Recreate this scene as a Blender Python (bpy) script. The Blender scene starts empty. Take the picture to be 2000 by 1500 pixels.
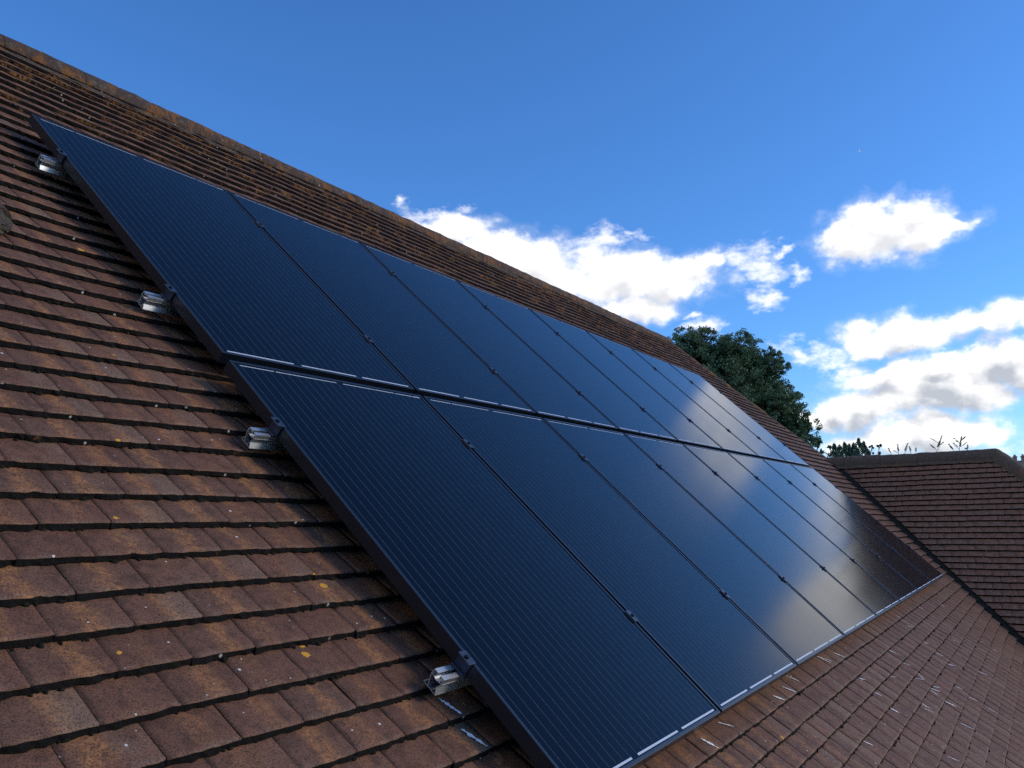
import bpy, bmesh, math, random
import numpy as np
from mathutils import Matrix, Vector, noise as mnoise
R = math.radians
rng = np.random.default_rng(7)
random.seed(7)
scene = bpy.context.scene
col = scene.collection

# ------------------------------------------------------------------ frames
TH = R(43.5)                       # roof pitch
CT, ST = math.cos(TH), math.sin(TH)
Z0 = 6.9                           # height of the array's top edge
# main slope frame: u along the ridge, v down the slope, n into the roof
MAIN = Matrix(((1, 0, 0, 0), (0, -CT, ST, 0), (0, -ST, -CT, Z0), (0, 0, 0, 1)))
def W(u, v, n):
    return MAIN @ Vector((u, v, n))
NB = 0.12                          # depth of the tile surface below the panel tops
STEP = 0.0195                      # step between courses
THK = 0.0165
GAUGE = 0.1
PV = 1.02                          # panel pitch along the ridge
PW, PH = 1.0, 1.6713               # panel size
RG = 0.0382                        # gap between rows

# ------------------------------------------------------------------ materials
class NT:
    def __init__(s, name):
        s.m = bpy.data.materials.new(name); s.m.use_nodes = True
        s.t = s.m.node_tree; s.n = s.t.nodes; s.l = s.t.links
        s.b = s.n['Principled BSDF']
    def add(s, typ, **kw):
        nd = s.n.new(typ)
        for k, v in kw.items(): setattr(nd, k, v)
        return nd
    def put(s, sock, v):
        if isinstance(v, bpy.types.NodeSocket): s.l.new(v, sock)
        else: sock.default_value = v
    def math(s, op, a, b=0.0, c=0.0, clamp=False):
        nd = s.add('ShaderNodeMath', operation=op, use_clamp=clamp)
        for i, x in enumerate((a, b, c)): s.put(nd.inputs[i], x)
        return nd.outputs[0]
    def vmath(s, op, a, b=(0, 0, 0), c=(0, 0, 0)):
        nd = s.add('ShaderNodeVectorMath', operation=op)
        s.put(nd.inputs[0], a); s.put(nd.inputs[1], b)
        if op == 'MULTIPLY_ADD': s.put(nd.inputs[2], c)
        return nd.outputs['Value'] if op in ('LENGTH', 'DOT_PRODUCT') else nd.outputs[0]
    def noise(s, vec, scale, detail=4, rough=.55, dist=0.0, out='Fac'):
        nd = s.add('ShaderNodeTexNoise')
        s.put(nd.inputs['Vector'], vec); s.put(nd.inputs['Scale'], scale)
        s.put(nd.inputs['Detail'], detail); s.put(nd.inputs['Roughness'], rough); s.put(nd.inputs['Distortion'], dist)
        return nd.outputs[out]
    def voro(s, vec, scale, rand=1.0, feat='F1'):
        nd = s.add('ShaderNodeTexVoronoi', feature=feat)
        s.put(nd.inputs['Vector'], vec); s.put(nd.inputs['Scale'], scale); s.put(nd.inputs['Randomness'], rand)
        return nd
    def step(s, v, a, b):                       # smooth ramp from a to b
        nd = s.add('ShaderNodeMapRange', interpolation_type='SMOOTHSTEP', clamp=True)
        s.put(nd.inputs[0], v); s.put(nd.inputs[1], a); s.put(nd.inputs[2], b)
        nd.inputs[3].default_value = 0; nd.inputs[4].default_value = 1
        return nd.outputs[0]
    def mix(s, f, a, b, blend='MIX'):
        nd = s.add('ShaderNodeMix', data_type='RGBA', blend_type=blend)
        s.put(nd.inputs[0], f)
        for i, x in ((6, a), (7, b)):
            s.put(nd.inputs[i], x if isinstance(x, bpy.types.NodeSocket) else (*x, 1))
        return nd.outputs[2]
    def xyz(s, vec):
        nd = s.add('ShaderNodeSeparateXYZ'); s.put(nd.inputs[0], vec); return nd.outputs
    def obj(s): return s.add('ShaderNodeTexCoord').outputs['Object']
    def attr(s, name): return s.add('ShaderNodeAttribute', attribute_name=name).outputs['Vector']
    def bump(s, h, strength=.3, dist=.01):
        nd = s.add('ShaderNodeBump'); s.put(nd.inputs['Height'], h)
        nd.inputs['Strength'].default_value = strength; nd.inputs['Distance'].default_value = dist
        s.l.new(nd.outputs[0], s.b.inputs['Normal'])
    def fin(s, color, rough=.7, spec=.5, metal=0.0):
        s.put(s.b.inputs['Base Color'], color if isinstance(color, bpy.types.NodeSocket) else (*color, 1))
        s.put(s.b.inputs['Roughness'], rough); s.put(s.b.inputs['Specular IOR Level'], spec); s.put(s.b.inputs['Metallic'], metal)
        return s.m

def plain(name, c, rough=.6, spec=.5, metal=0.0, var=.15, scale=20):
    k = NT(name); f = k.noise(k.obj(), scale, 5)
    c2 = tuple(x * (1 - var) for x in c); c1 = tuple(min(1, x * (1 + var)) for x in c)
    return k.fin(k.mix(f, c2, c1), rough, spec, metal)

def tile_material(name, tint, streak_amount, lichen):
    k = NT(name); o = k.obj(); tu = k.xyz(k.attr('tuv')); rn = k.xyz(k.attr('rnd'))
    # each tile gets its own offset in the noise so nothing repeats
    off = k.vmath('MULTIPLY_ADD', k.attr('rnd'), (7.3, 5.1, 9.7), o)
    big = k.noise(off, 5.0, 3); mid = k.noise(off, 28, 5, .65); fine = k.noise(o, 260, 3, .7)
    T3 = lambda c: tuple(x * y * z for x, y, z in zip(c, tint, (.95, .78, .64)))
    base = k.mix(rn[0], T3((.172, .094, .067)), T3((.205, .113, .080)))
    base = k.mix(k.step(k.math('ADD', rn[1], k.math('MULTIPLY', big, .5)), .75, 1.25), base, T3((.178, .107, .079)))
    base = k.mix(k.math('MULTIPLY', k.step(mid, .42, .68), .6), base, T3((.072, .044, .034)))
    # washed orange streak below the joint of the course above
    cx = k.math('MULTIPLY_ADD', rn[2], .34, .33)
    wob = k.math('MULTIPLY', k.math('SUBTRACT', k.noise(off, 22, 5, .65), .5), .55)
    dx = k.math('ABSOLUTE', k.math('ADD', k.math('SUBTRACT', tu[0], cx), wob))
    stripe = k.math('SUBTRACT', 1.0, k.step(dx, .05, .23))
    stripe = k.math('MULTIPLY', stripe, k.step(k.noise(off, 60, 5, .7), .30, .62))
    stripe = k.math('MULTIPLY', stripe, k.step(k.math('ADD', rn[1], big), .50, 1.25))
    base = k.mix(k.math('MULTIPLY', k.math('MULTIPLY', stripe, streak_amount), k.math('SUBTRACT', 1.0, k.math('MULTIPLY', k.step(k.xyz(o)[0], 1.0, 2.6), .7))), base, k.mix(k.noise(off, 70, 3, .6), (.20, .085, .032), (.56, .245, .090)))
    # pale worn corner and worn tail edge
    pale = k.math('MULTIPLY', k.step(k.math('ADD', rn[0], k.noise(off, 9, 3)), 1.12, 1.5), k.step(tu[0], .45, .7))
    base = k.mix(k.math('MULTIPLY', pale, .50 if streak_amount > .5 else .12), base, (.245, .160, .105))
    edge = k.math('MULTIPLY', k.math('SUBTRACT', 1.0, k.step(tu[1], .02, .20)), k.step(k.noise(off, 30, 4), .42, .7))
    base = k.mix(k.math('MULTIPLY', edge, .45 if streak_amount > .5 else .08), base, (.225, .155, .118))
    # grazing sky sheen painted in as pale streaks down the slope
    sv = k.vmath('MULTIPLY', off, (110, 4, 4))
    st = k.step(k.noise(sv, 1.0, 4, .7), .55, .78)
    base = k.mix(k.math('MULTIPLY', st, k.math('MULTIPLY', k.step(k.xyz(o)[0], .8, 3.0), .70)), base, (.33, .255, .205))
    # grain
    base = k.mix(k.step(fine, .45, .66), base, k.mix(.75, base, (.022, .015, .012)))
    base = k.mix(k.math('MULTIPLY', k.step(k.noise(off, 55, 6, .75), .56, .72), .65), base, (.040, .030, .026))
    # orange lichen gathers towards the ridge
    h = k.xyz(o)[1]
    ln = k.noise(o, 7, 6, .7); lm = k.math('ADD', ln, k.math('MULTIPLY', k.math('SUBTRACT', 1.0, k.step(h, -1.1, .9)), lichen))
    lich = k.math('MULTIPLY', k.step(lm, .72, .82), k.step(k.noise(o, 90, 4, .7), .38, .58))
    base = k.mix(k.math('MULTIPLY', lich, .8), base, (.36, .155, .035))
    # white and yellow lichen dots
    v = k.voro(o, 26); sz = k.math('MULTIPLY_ADD', k.xyz(v.outputs['Color'])[0], .13, -.045)
    dot = k.math('SUBTRACT', 1.0, k.step(k.math('SUBTRACT', v.outputs['Distance'], sz), 0.0, .035))
    dot = k.math('MULTIPLY', dot, k.step(k.xyz(v.outputs['Color'])[2], .42, .46))
    base = k.mix(dot, base, (.62, .57, .52))
    v2 = k.voro(k.vmath('ADD', k.vmath('MULTIPLY_ADD', k.noise(o, 70, 3, .6, out='Color'), (.02, .02, .02), o), (3.3, 1.7, 0)), 4.5)
    yd = k.math('SUBTRACT', 1.0, k.step(v2.outputs['Distance'], .028, .05))
    yd = k.math('MULTIPLY', yd, k.step(k.xyz(v2.outputs['Color'])[1], .55, .57))
    base = k.mix(yd, base, (.62, .31, .04))
    if streak_amount > .5:                                  # the larger yellow lichen rosettes
        wv = k.vmath('MULTIPLY_ADD', k.noise(o, 60, 4, .6, out='Color'), (.016, .016, 0), k.vmath('MULTIPLY', o, (1, 1.25, 0)))
        for (ux, vx, rr) in ((-.126, 2.578, .013), (-.339, 2.780, .012), (-.142, 2.548, .007), (-.327, 2.752, .008), (-.482, 2.043, .008), (-.117, .941, .014), (-.30, 1.62, .008), (-.62, 2.33, .007), (.02, 1.86, .008), (-.78, 2.70, .006)):
            dd = k.vmath('LENGTH', k.vmath('SUBTRACT', wv, (ux + .008, vx * 1.25 + .008, 0)))
            base = k.mix(k.math('SUBTRACT', 1.0, k.step(dd, rr * .75, rr)), base, (.60, .29, .035))
    k.bump(k.math('ADD', k.math('MULTIPLY', fine, .35), mid), .35, .004)
    return k.fin(base, k.math('MULTIPLY_ADD', mid, .25, .58), .22)

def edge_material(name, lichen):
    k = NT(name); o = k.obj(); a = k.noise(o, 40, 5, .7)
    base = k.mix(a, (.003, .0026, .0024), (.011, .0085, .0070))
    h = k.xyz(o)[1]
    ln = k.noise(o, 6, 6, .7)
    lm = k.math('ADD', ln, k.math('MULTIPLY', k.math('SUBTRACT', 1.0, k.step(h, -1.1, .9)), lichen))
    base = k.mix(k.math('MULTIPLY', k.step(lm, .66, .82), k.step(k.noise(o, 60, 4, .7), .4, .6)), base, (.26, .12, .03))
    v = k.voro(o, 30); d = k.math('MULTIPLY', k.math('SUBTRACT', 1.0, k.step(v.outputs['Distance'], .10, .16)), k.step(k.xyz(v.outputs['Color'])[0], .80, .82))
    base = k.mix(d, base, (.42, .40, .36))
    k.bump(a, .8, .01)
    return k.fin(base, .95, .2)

def cap_material(name, body, lichen, lich_lo, lich_hi):
    k = NT(name); o = k.obj()
    a = k.noise(o, 14, 6, .7); b = k.noise(o, 60, 5, .75); c = k.noise(k.vmath('MULTIPLY', o, (1, .6, .6)), 13, 9, .72)
    base = k.mix(a, tuple(x * .5 for x in body), tuple(x * 1.35 for x in body))
    base = k.mix(k.step(k.noise(o, 22, 5, .7), .52, .68), base, (.135, .115, .072))
    base = k.mix(k.math('MULTIPLY', k.step(c, lich_lo, lich_hi), lichen), base, k.mix(b, (.17, .066, .018), (.33, .135, .034)))
    base = k.mix(k.math('MULTIPLY', k.step(b, .56, .66), .85), base, (.030, .028, .024))
    v = k.voro(o, 30); d = k.math('MULTIPLY', k.math('SUBTRACT', 1.0, k.step(v.outputs['Distance'], .10, .20)), k.step(k.xyz(v.outputs['Color'])[0], .84, .86))
    base = k.mix(d, base, (.46, .44, .38))
    k.bump(k.math('ADD', a, b), .9, .012)
    return k.fin(base, .9, .3)

M_TILE = tile_material('roof_tile', (1, 1, 1), .82, .19)
M_EDGE = edge_material('mossy_tile_edge', .18)
M_WTILE = tile_material('wing_tile', (1.70, 1.78, 1.80), .22, .05)
M_WEDGE = edge_material('wing_tile_edge', -.2)
M_CAP = cap_material('ridge_cap', (.085, .055, .042), .85, .49, .60)
M_CAPW = cap_material('wing_cap', (.135, .094, .070), .85, .58, .65)
M_MORTAR = cap_material('mortar', (.090, .070, .052), .45, .55, .66)
M_DARK = plain('roof_underlay', (.008, .007, .007), .95, .1)
M_VALLEY = plain('valley_trough', (.016, .019, .017), .85, .3, scale=30, var=.5)
M_FILLET = plain('valley_fillet', (.13, .14, .115), .9, .3, scale=40, var=.45)
M_MOSS = plain('moss', (.017, .016, .010), 1.0, .1, scale=60, var=.5)
M_FRAME = plain('black_anodised', (.007, .010, .016), .34, .5, scale=200)
M_ALU = plain('mill_aluminium', (.66, .68, .69), .48, .5, 1.0, var=.10, scale=60)
M_BOLT = plain('dark_steel', (.03, .03, .032), .35, .5, .8)
M_CLAMP = plain('black_clamp', (.020, .030, .052), .40, .5)
M_CHALK = plain('chalk', (.82, .80, .77), .95, .1, var=.3, scale=150)

def glass_material():
    k = NT('panel_glass'); o = k.obj(); p = k.xyz(o)
    f = k.math('FRACT', k.math('DIVIDE', k.math('SUBTRACT', p[0], .0170), .0405))
    d = k.math('MULTIPLY', k.math('ABSOLUTE', k.math('SUBTRACT', f, .5)), .0405)
    line = k.math('SUBTRACT', 1.0, k.step(d, .00040, .00075))
    inside = k.math('MULTIPLY', k.step(p[0], .020, .021), k.math('SUBTRACT', 1.0, k.step(p[0], .979, .980)))
    inside = k.math('MULTIPLY', inside, k.math('MULTIPLY', k.step(p[1], .026, .027), k.math('SUBTRACT', 1.0, k.step(p[1], PH - .027, PH - .026))))
    line = k.math('MULTIPLY', line, inside)
    # gaps between cells, both ways
    fy = k.math('ABSOLUTE', k.math('SUBTRACT', k.math('FRACT', k.math('DIVIDE', k.math('SUBTRACT', p[1], .026), .1619)), .5))
    cell = k.step(fy, .488, .494)
    cid = k.add('ShaderNodeCombineXYZ'); k.put(cid.inputs[0], k.math('FLOOR', k.math('DIVIDE', k.math('SUBTRACT', p[0], .017), .162))); k.put(cid.inputs[1], k.math('FLOOR', k.math('DIVIDE', k.math('SUBTRACT', p[1], .026), .1619)))
    wn = k.add('ShaderNodeTexWhiteNoise', noise_dimensions='4D'); k.l.new(cid.outputs[0], wn.inputs['Vector'])
    ident = k.add('ShaderNodeObjectInfo').outputs['Random']
    k.put(wn.inputs['W'], k.math('MULTIPLY', ident, 91.0))
    tone = wn.outputs['Value']
    base = k.mix(k.math('MULTIPLY_ADD', ident, .6, k.math('MULTIPLY', tone, .4)), (.0005, .0007, .0016), (.0008, .0010, .0023))
    base = k.mix(k.math('MULTIPLY', cell, .7), base, (.0022, .0025, .004))
    base = k.mix(line, base, (.095, .100, .115))
    k.put(k.b.inputs['IOR'], 1.21)
    # dimpled solar glass: faint dust raises the roughness in places
    ro = k.math('MULTIPLY_ADD', k.noise(o, 2.5, 4), .05, .115)
    m = k.fin(base, ro, .5)
    return m
M_GLASS = glass_material()
M_BAR = plain('tinned_ribbon', (.50, .53, .58), .35, .5, var=.05)
def leaf_material(name, c1, c2):
    k = NT(name); f = k.noise(k.obj(), 1.3, 3); rn = k.xyz(k.attr('rnd'))
    base = k.mix(k.math('ADD', k.math('MULTIPLY', f, .5), k.math('MULTIPLY', rn[0], .5)), c1, c2)
    k.put(k.b.inputs['Transmission Weight'], 0.0)
    m = k.fin(base, .55, .4)
    tr = k.add('ShaderNodeBsdfTranslucent'); k.l.new(base, tr.inputs[0])
    mx = k.add('ShaderNodeMixShader'); mx.inputs[0].default_value = .22
    out = k.n['Material Output']
    k.l.new(k.b.outputs[0], mx.inputs[1]); k.l.new(tr.outputs[0], mx.inputs[2]); k.l.new(mx.outputs[0], out.inputs[0])
    return m
M_LEAF = leaf_material('broad_leaf', (.060, .118, .064), (.135, .215, .098))
M_CONIF = leaf_material('conifer_leaf', (.034, .088, .060), (.075, .150, .092))
M_RUSSET = leaf_material('russet_leaf', (.045, .050, .034), (.095, .075, .055))
M_WEED = leaf_material('weed_leaf', (.11, .16, .115), (.17, .23, .165))
M_BARK = plain('bark', (.085, .065, .048), .9, .2, scale=12, var=.4)
M_BRICK = None
def brick_material():
    k = NT('brick_wall'); o = k.obj()
    b = k.add('ShaderNodeTexBrick'); b.inputs['Scale'].default_value = 1.0
    b.inputs['Brick Width'].default_value = .225; b.inputs['Row Height'].default_value = .075; b.inputs['Mortar Size'].default_value = .008
    b.inputs['Color1'].default_value = (.32, .14, .09, 1); b.inputs['Color2'].default_value = (.24, .11, .08, 1); b.inputs['Mortar'].default_value = (.36, .33, .29, 1)
    g = k.add('ShaderNodeNewGeometry'); p = k.xyz(o); n = k.xyz(g.outputs['Normal'])
    cx = k.add('ShaderNodeCombineXYZ')
    k.put(cx.inputs[0], k.math('ADD', p[0], p[1])); k.put(cx.inputs[1], p[2])
    k.l.new(cx.outputs[0], b.inputs['Vector'])
    return k.fin(b.outputs['Color'], .85, .3)
M_BRICK = brick_material()
M_CREAM = plain('cream_render', (.62, .60, .54), .9, .2)
M_GREYROOF = plain('grey_slate', (.20, .20, .21), .7, .4, scale=4)
M_WHITE = plain('white_paint', (.78, .78, .77), .5, .5, var=.05)
M_POT = plain('terracotta', (.34, .13, .08), .85, .3)
M_PLANE = plain('aircraft_skin', (.88, .89, .90), .5, .5, var=.03)
def grass_material():
    k = NT('grass'); o = k.obj()
    return k.fin(k.mix(k.noise(o, .25, 6, .7), (.035, .062, .018), (.075, .105, .035)), .95, .2)
M_GRASS = grass_material()

# ------------------------------------------------------------------ object helpers
def mesh_obj(name, verts, faces, mats, parent=None, world=None, smooth=False, midx=None):
    me = bpy.data.meshes.new(name)
    me.from_pydata([tuple(v) for v in verts], [], [tuple(f) for f in faces])
    for m in (mats if isinstance(mats, (list, tuple)) else [mats]): me.materials.append(m)
    if midx is not None: me.polygons.foreach_set('material_index', list(midx))
    if smooth: me.polygons.foreach_set('use_smooth', [True] * len(me.polygons))
    me.update()
    o = bpy.data.objects.new(name, me); col.objects.link(o)
    place(o, parent, world)
    return o
ROOTM = {}
def place(o, parent, world=None):
    """parent o, its axes lying at the world matrix given (or along the parent's own)"""
    if parent is not None:
        o.parent = parent
        if world is not None: o.matrix_local = ROOTM[parent.name].inverted() @ world
    elif world is not None: o.matrix_world = world
def thing(name, label, cat, world=Matrix(), group=None):
    e = bpy.data.objects.new(name, None); e.empty_display_size = .2
    col.objects.link(e); e.matrix_world = world; ROOTM[e.name] = world.copy()
    tag(e, label, cat, group); return e
def tag(o, label=None, cat=None, group=None, kind=None):
    if label: o['label'] = label
    if cat: o['category'] = cat
    if group: o['group'] = group
    if kind: o['kind'] = kind
    return o
def copy_thing(root, world, label):
    r = root.copy(); col.objects.link(r); r.matrix_world = world; r['label'] = label
    for ch in root.children:
        c = ch.copy(); col.objects.link(c); c.parent = r
        for g in ch.children:
            d = g.copy(); col.objects.link(d); d.parent = c
    return r
class MB:                                    # collects boxes, bars and tubes
    def __init__(s): s.v = []; s.f = []; s.mi = []
    def add(s, vs, fs, mi=0):
        k = len(s.v); s.v += [tuple(x) for x in vs]; s.f += [tuple(i + k for i in f) for f in fs]; s.mi += [mi] * len(fs)
    def box(s, a, b, mi=0):
        x0, y0, z0 = a; x1, y1, z1 = b
        s.add([(x0, y0, z0), (x1, y0, z0), (x1, y1, z0), (x0, y1, z0), (x0, y0, z1), (x1, y0, z1), (x1, y1, z1), (x0, y1, z1)],
              [(0, 3, 2, 1), (4, 5, 6, 7), (0, 1, 5, 4), (1, 2, 6, 5), (2, 3, 7, 6), (3, 0, 4, 7)], mi)
    def tube(s, pts, rad, n=8, mi=0, cap=True):
        pts = [Vector(p) for p in pts]; rings = []
        for i, p in enumerate(pts):
            d = (pts[min(i + 1, len(pts) - 1)] - pts[max(i - 1, 0)]).normalized()
            a = d.cross(Vector((0, 0, 1)))
            if a.length < .05: a = d.cross(Vector((1, 0, 0)))
            a.normalize(); b = d.cross(a)
            r = rad[i] if isinstance(rad, (list, tuple)) else rad
            rings.append([p + a * (r * math.cos(2 * math.pi * j / n)) + b * (r * math.sin(2 * math.pi * j / n)) for j in range(n)])
        vs = [q for r in rings for q in r]; fs = []
        for i in range(len(rings) - 1):
            for j in range(n):
                fs.append((i * n + j, i * n + (j + 1) % n, (i + 1) * n + (j + 1) % n, (i + 1) * n + j))
        if cap: fs.append(tuple(range(n - 1, -1, -1))); fs.append(tuple(range((len(rings) - 1) * n, len(rings) * n)))
        s.add(vs, fs, mi)
    def build(s, name, mats, parent=None, world=None, smooth=False):
        return mesh_obj(name, s.v, s.f, mats, parent, world, smooth, s.mi)

# ------------------------------------------------------------------ tiled slopes
def undulate(u, v):                          # gentle sag and waviness of an old roof
    return .004 * np.sin(u * 1.9 + 1.3 * np.sin(v * 1.1)) + .003 * np.sin(v * 2.7 + u * .8) + .002 * np.sin(u * 7.1 + v * 3)
def tiled_slope(name, tails, urange, lo, hi, detail, mats, parent, world, seed, nb=NB):
    """Plain tiles, broken bond. tails: v of each course's lower edge; lo(v), hi(v) bound u; detail(u,v) -> columns."""
    g = np.random.default_rng(seed); w = .165
    V = []; F = []; MI = []; TUV = []; RND = []; SM = []
    base = 0
    for k, vt in enumerate(tails):
        uu = np.arange(urange[0] + (w / 2 if k % 2 else 0), urange[1], w)
        L, Hh = lo(vt - .05), hi(vt - .05)
        jl = g.normal(0, .0015)
        for u0 in uu:
            r = g.random(3)
            jv, jn, tilt, twist = g.normal(0, .0009), g.normal(0, .0005), g.normal(0, .0008), g.normal(0, .0008)
            if u0 > Hh + .02 or u0 + w < L - .02: continue
            nc = detail(u0, vt)
            xs = np.linspace(0, 1, nc + 1); gap = .0002 + .0007 * g.random() ** 3
            cols = np.concatenate(([0], xs, [1])); low = np.concatenate(([1], np.zeros(nc + 1), [1]))
            prof_d = np.array([.112, .055, .012, .0035, 0.0, -.0055]); prof_n = np.array([0, 0, 0, .0004, .0032 if nc > 4 else .0006, THK])
            uu_ = u0 + gap + cols * (w - 2 * gap)
            U = np.repeat(uu_[None, :], 6, 0)
            ragged = g.normal(0, .0007, nc + 3)
            if nc > 5 and g.random() < .25: ragged[g.integers(1, nc + 1)] -= .004 * g.random()
            ragged -= .0012 * (np.abs(2 * cols - 1) ** 8)
            Vv = vt + jv + jl - prof_d[:, None] + ragged[None, :] * (prof_d[:, None] < .02) + twist * (cols - .5)[None, :]
            Nn = nb - STEP + STEP * prof_d[:, None] / GAUGE + prof_n[:, None] + jn + tilt * (cols - .5)[None, :] + .0011 * ((2 * cols - 1) ** 2)[None, :]
            Nn = Nn + low[None, :] * np.where(prof_n[:, None] < .01, .013 if nc > 4 else .006, 0.0)
            if nc > 5: Nn = Nn + g.normal(0, .00045, Nn.shape)
            Nn = Nn + undulate(U, Vv)
            Vv[5] += g.normal(0, .0022, nc + 3)
            # clip to the hip or valley
            lo_ = np.array([lo(x) for x in Vv[:, 0]])[:, None]; hi_ = np.array([hi(x) for x in Vv[:, 0]])[:, None]
            U = np.minimum(np.maximum(U, lo_), hi_)
            m = nc + 3
            V.append(np.stack((U, Vv, Nn), -1).reshape(-1, 3))
            TUV.append(np.stack((np.repeat(cols[None, :], 6, 0), np.repeat(prof_d[:, None] / GAUGE, m, 1), np.zeros((6, m))), -1).reshape(-1, 3))
            RND.append(np.repeat(r[None, :], 6 * m, 0))
            i, j = np.meshgrid(np.arange(5), np.arange(m - 1), indexing='ij')
            a = base + i * m + j
            F.append(np.stack((a, a + m, a + m + 1, a + 1), -1).reshape(-1, 4))
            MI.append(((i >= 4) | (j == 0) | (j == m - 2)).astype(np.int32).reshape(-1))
            base += 6 * m
    V = np.concatenate(V); F = np.concatenate(F); MI = np.concatenate(MI)
    me = bpy.data.meshes.new(name)
    me.vertices.add(len(V)); me.vertices.foreach_set('co', V.astype(np.float32).ravel())
    me.loops.add(F.size); me.loops.foreach_set('vertex_index', F.astype(np.int32).ravel())
    me.polygons.add(len(F)); me.polygons.foreach_set('loop_start', np.arange(0, F.size, 4, dtype=np.int32))
    for m in mats: me.materials.append(m)
    me.polygons.foreach_set('material_index', MI)
    me.attributes.new('sharp_face', 'BOOLEAN', 'FACE').data.foreach_set('value', MI == 1)
    for nm, arr in (('tuv', np.concatenate(TUV)), ('rnd', np.concatenate(RND))):
        me.attributes.new(nm, 'FLOAT_VECTOR', 'POINT').data.foreach_set('vector', arr.astype(np.float32).ravel())
    me.update(); me.validate()
    o = bpy.data.objects.new(name, me); col.objects.link(o); place(o, parent, world)
    return o

def cap_strip(name, pts, ax, bx, leg, mats, parent, seed, piece=.45, apex_r=.05, drop=.045, gaps=True):
    """Run of ridge or hip tiles along pts[0]->pts[1] (world); ax, bx: unit vectors down either leg."""
    a, b = Vector(pts[0]), Vector(pts[1]); L = (b - a).length; d = (b - a) / L
    ax, bx = Vector(ax).normalized(), Vector(bx).normalized()
    up = -(ax + bx).normalized()
    side = (ax - bx); side = (side - d * side.dot(d)).normalized(); ht = leg * .80; wd = leg * .72
    sec = []                                    # half-round cross-section, apex on the line given
    for t in (100, 84, 66, 48, 30, 12, -12, -30, -48, -66, -84, -100):
        t = math.radians(t); sec.append(side * (wd * math.sin(t)) + up * (ht * (math.cos(t) - 1)))
    nv = len(sec); V = []; F = []; MI = []
    g = np.random.default_rng(seed); n = max(1, round(L / piece)); seglen = L / n
    for k in range(n):
        joff = up * g.normal(0, .002) + ax.cross(d) * 0
        s0, s1 = k * seglen, (k + 1) * seglen - (.003 if gaps else 0)
        ns = 8; base = len(V)
        lift = .0015 * (k % 2)
        for i in range(ns + 1):
            t = s0 + (s1 - s0) * i / ns
            for j, q in enumerate(sec):
                p = a + d * t + q + up * lift + joff
                w = mnoise.noise(p * 9) * .007 + mnoise.noise(p * 28) * .0035
                V.append(p + up * w + d * (mnoise.noise(p * 31) * .004 if i in (0, ns) else 0))
            # skirts: legs are thick and end in a butt, with mortar beneath
            for q, s in ((sec[0], side), (sec[-1], -side)):
                p = a + d * t + q - up * drop + s * (.018 + .02 * mnoise.noise((a + d * t + q) * 6))
                V.append(p + up * mnoise.noise(p * 20) * .006)
        m = nv + 2
        for i in range(ns):
            for j in range(nv - 1):
                q = base + i * m + j; F.append((q, q + 1, q + m + 1, q + m)); MI.append(0)
            q = base + i * m; F.append((q + nv, q, q + m, q + m + nv)); MI.append(1)
            q = base + i * m + nv - 1; F.append((q, q + 2, q + m + 2, q + m)); MI.append(1)
        for e in (0, ns):
            q = base + e * m; F.append(tuple(q + j for j in range(nv)) + (q + nv + 1, q + nv)); MI.append(1)
    return mesh_obj(name, V, F, mats, parent, Matrix(), False, MI)

# ------------------------------------------------------------------ the house
house = thing('house', 'house with brown plain tiled roof, lichened ridge and a lower wing', 'house', Matrix.Translation((4, 1, 0)))
EAVE_V = 4.75
HIP_A, HIP_B = Vector((9.85, -1.40, .085)), Vector((11.12, 1.06, .115))
V_RIDGE = -1.36
J = W(*HIP_B); J.z -= .07                                   # wing ridge cap starts here and runs out along -Y
E_Y = -2.93                                                 # end of the wing ridge
wing_top = Vector((J.x, J.y, J.z - .085))                   # tile planes of the wing meet on this line
VB = W(8.75, 4.4, NB)                                       # a point low down on the valley
pitch_w = math.atan2(wing_top.z - VB.z, wing_top.x - VB.x)
CW, SW = math.cos(pitch_w), math.sin(pitch_w)
# wing slope frame: U outward (-Y), V down the slope (-X), N into the roof
WING = Matrix(((0, -CW, SW, wing_top.x), (-1, 0, 0, 0), (0, -SW, -CW, wing_top.z), (0, 0, 0, 1)))
# valley in main-slope coordinates
vy = NB; vJ = (Z0 - wing_top.z - CT * NB) / ST
VA = Vector((wing_top.x, vJ, NB)); VBp = Vector((8.75, 4.4, NB))
def valley_u(v): return VA.x + (VBp.x - VA.x) * (v - VA.y) / (VBp.y - VA.y)
def hip_u(v): return HIP_A.x + (HIP_B.x - HIP_A.x) * (v - HIP_A.y) / (HIP_B.y - HIP_A.y)
def main_hi(v):
    h = hip_u(v) + .02
    return min(h, valley_u(v) - .08) if v > 1.0 else h
U_MIN = -4.6
tails = np.arange(-1.25, EAVE_V + .04, GAUGE)
def detail(u, v):
    if u < 1.3 and v > -.2: return 9
    if v > 3.2 and u < 4: return 7
    return 4
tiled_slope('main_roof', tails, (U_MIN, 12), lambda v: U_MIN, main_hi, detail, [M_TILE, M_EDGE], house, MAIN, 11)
# underlay beneath the tiles
mb = MB()
mb.add([(U_MIN, V_RIDGE, NB + .03), (hip_u(V_RIDGE), V_RIDGE, NB + .03), (VA.x - .1, VA.y, NB + .03), (valley_u(EAVE_V), EAVE_V, NB + .03), (U_MIN, EAVE_V, NB + .03)], [(0, 4, 3, 2, 1)])
mb.build('roof_underlay', M_DARK, house, MAIN)
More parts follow.
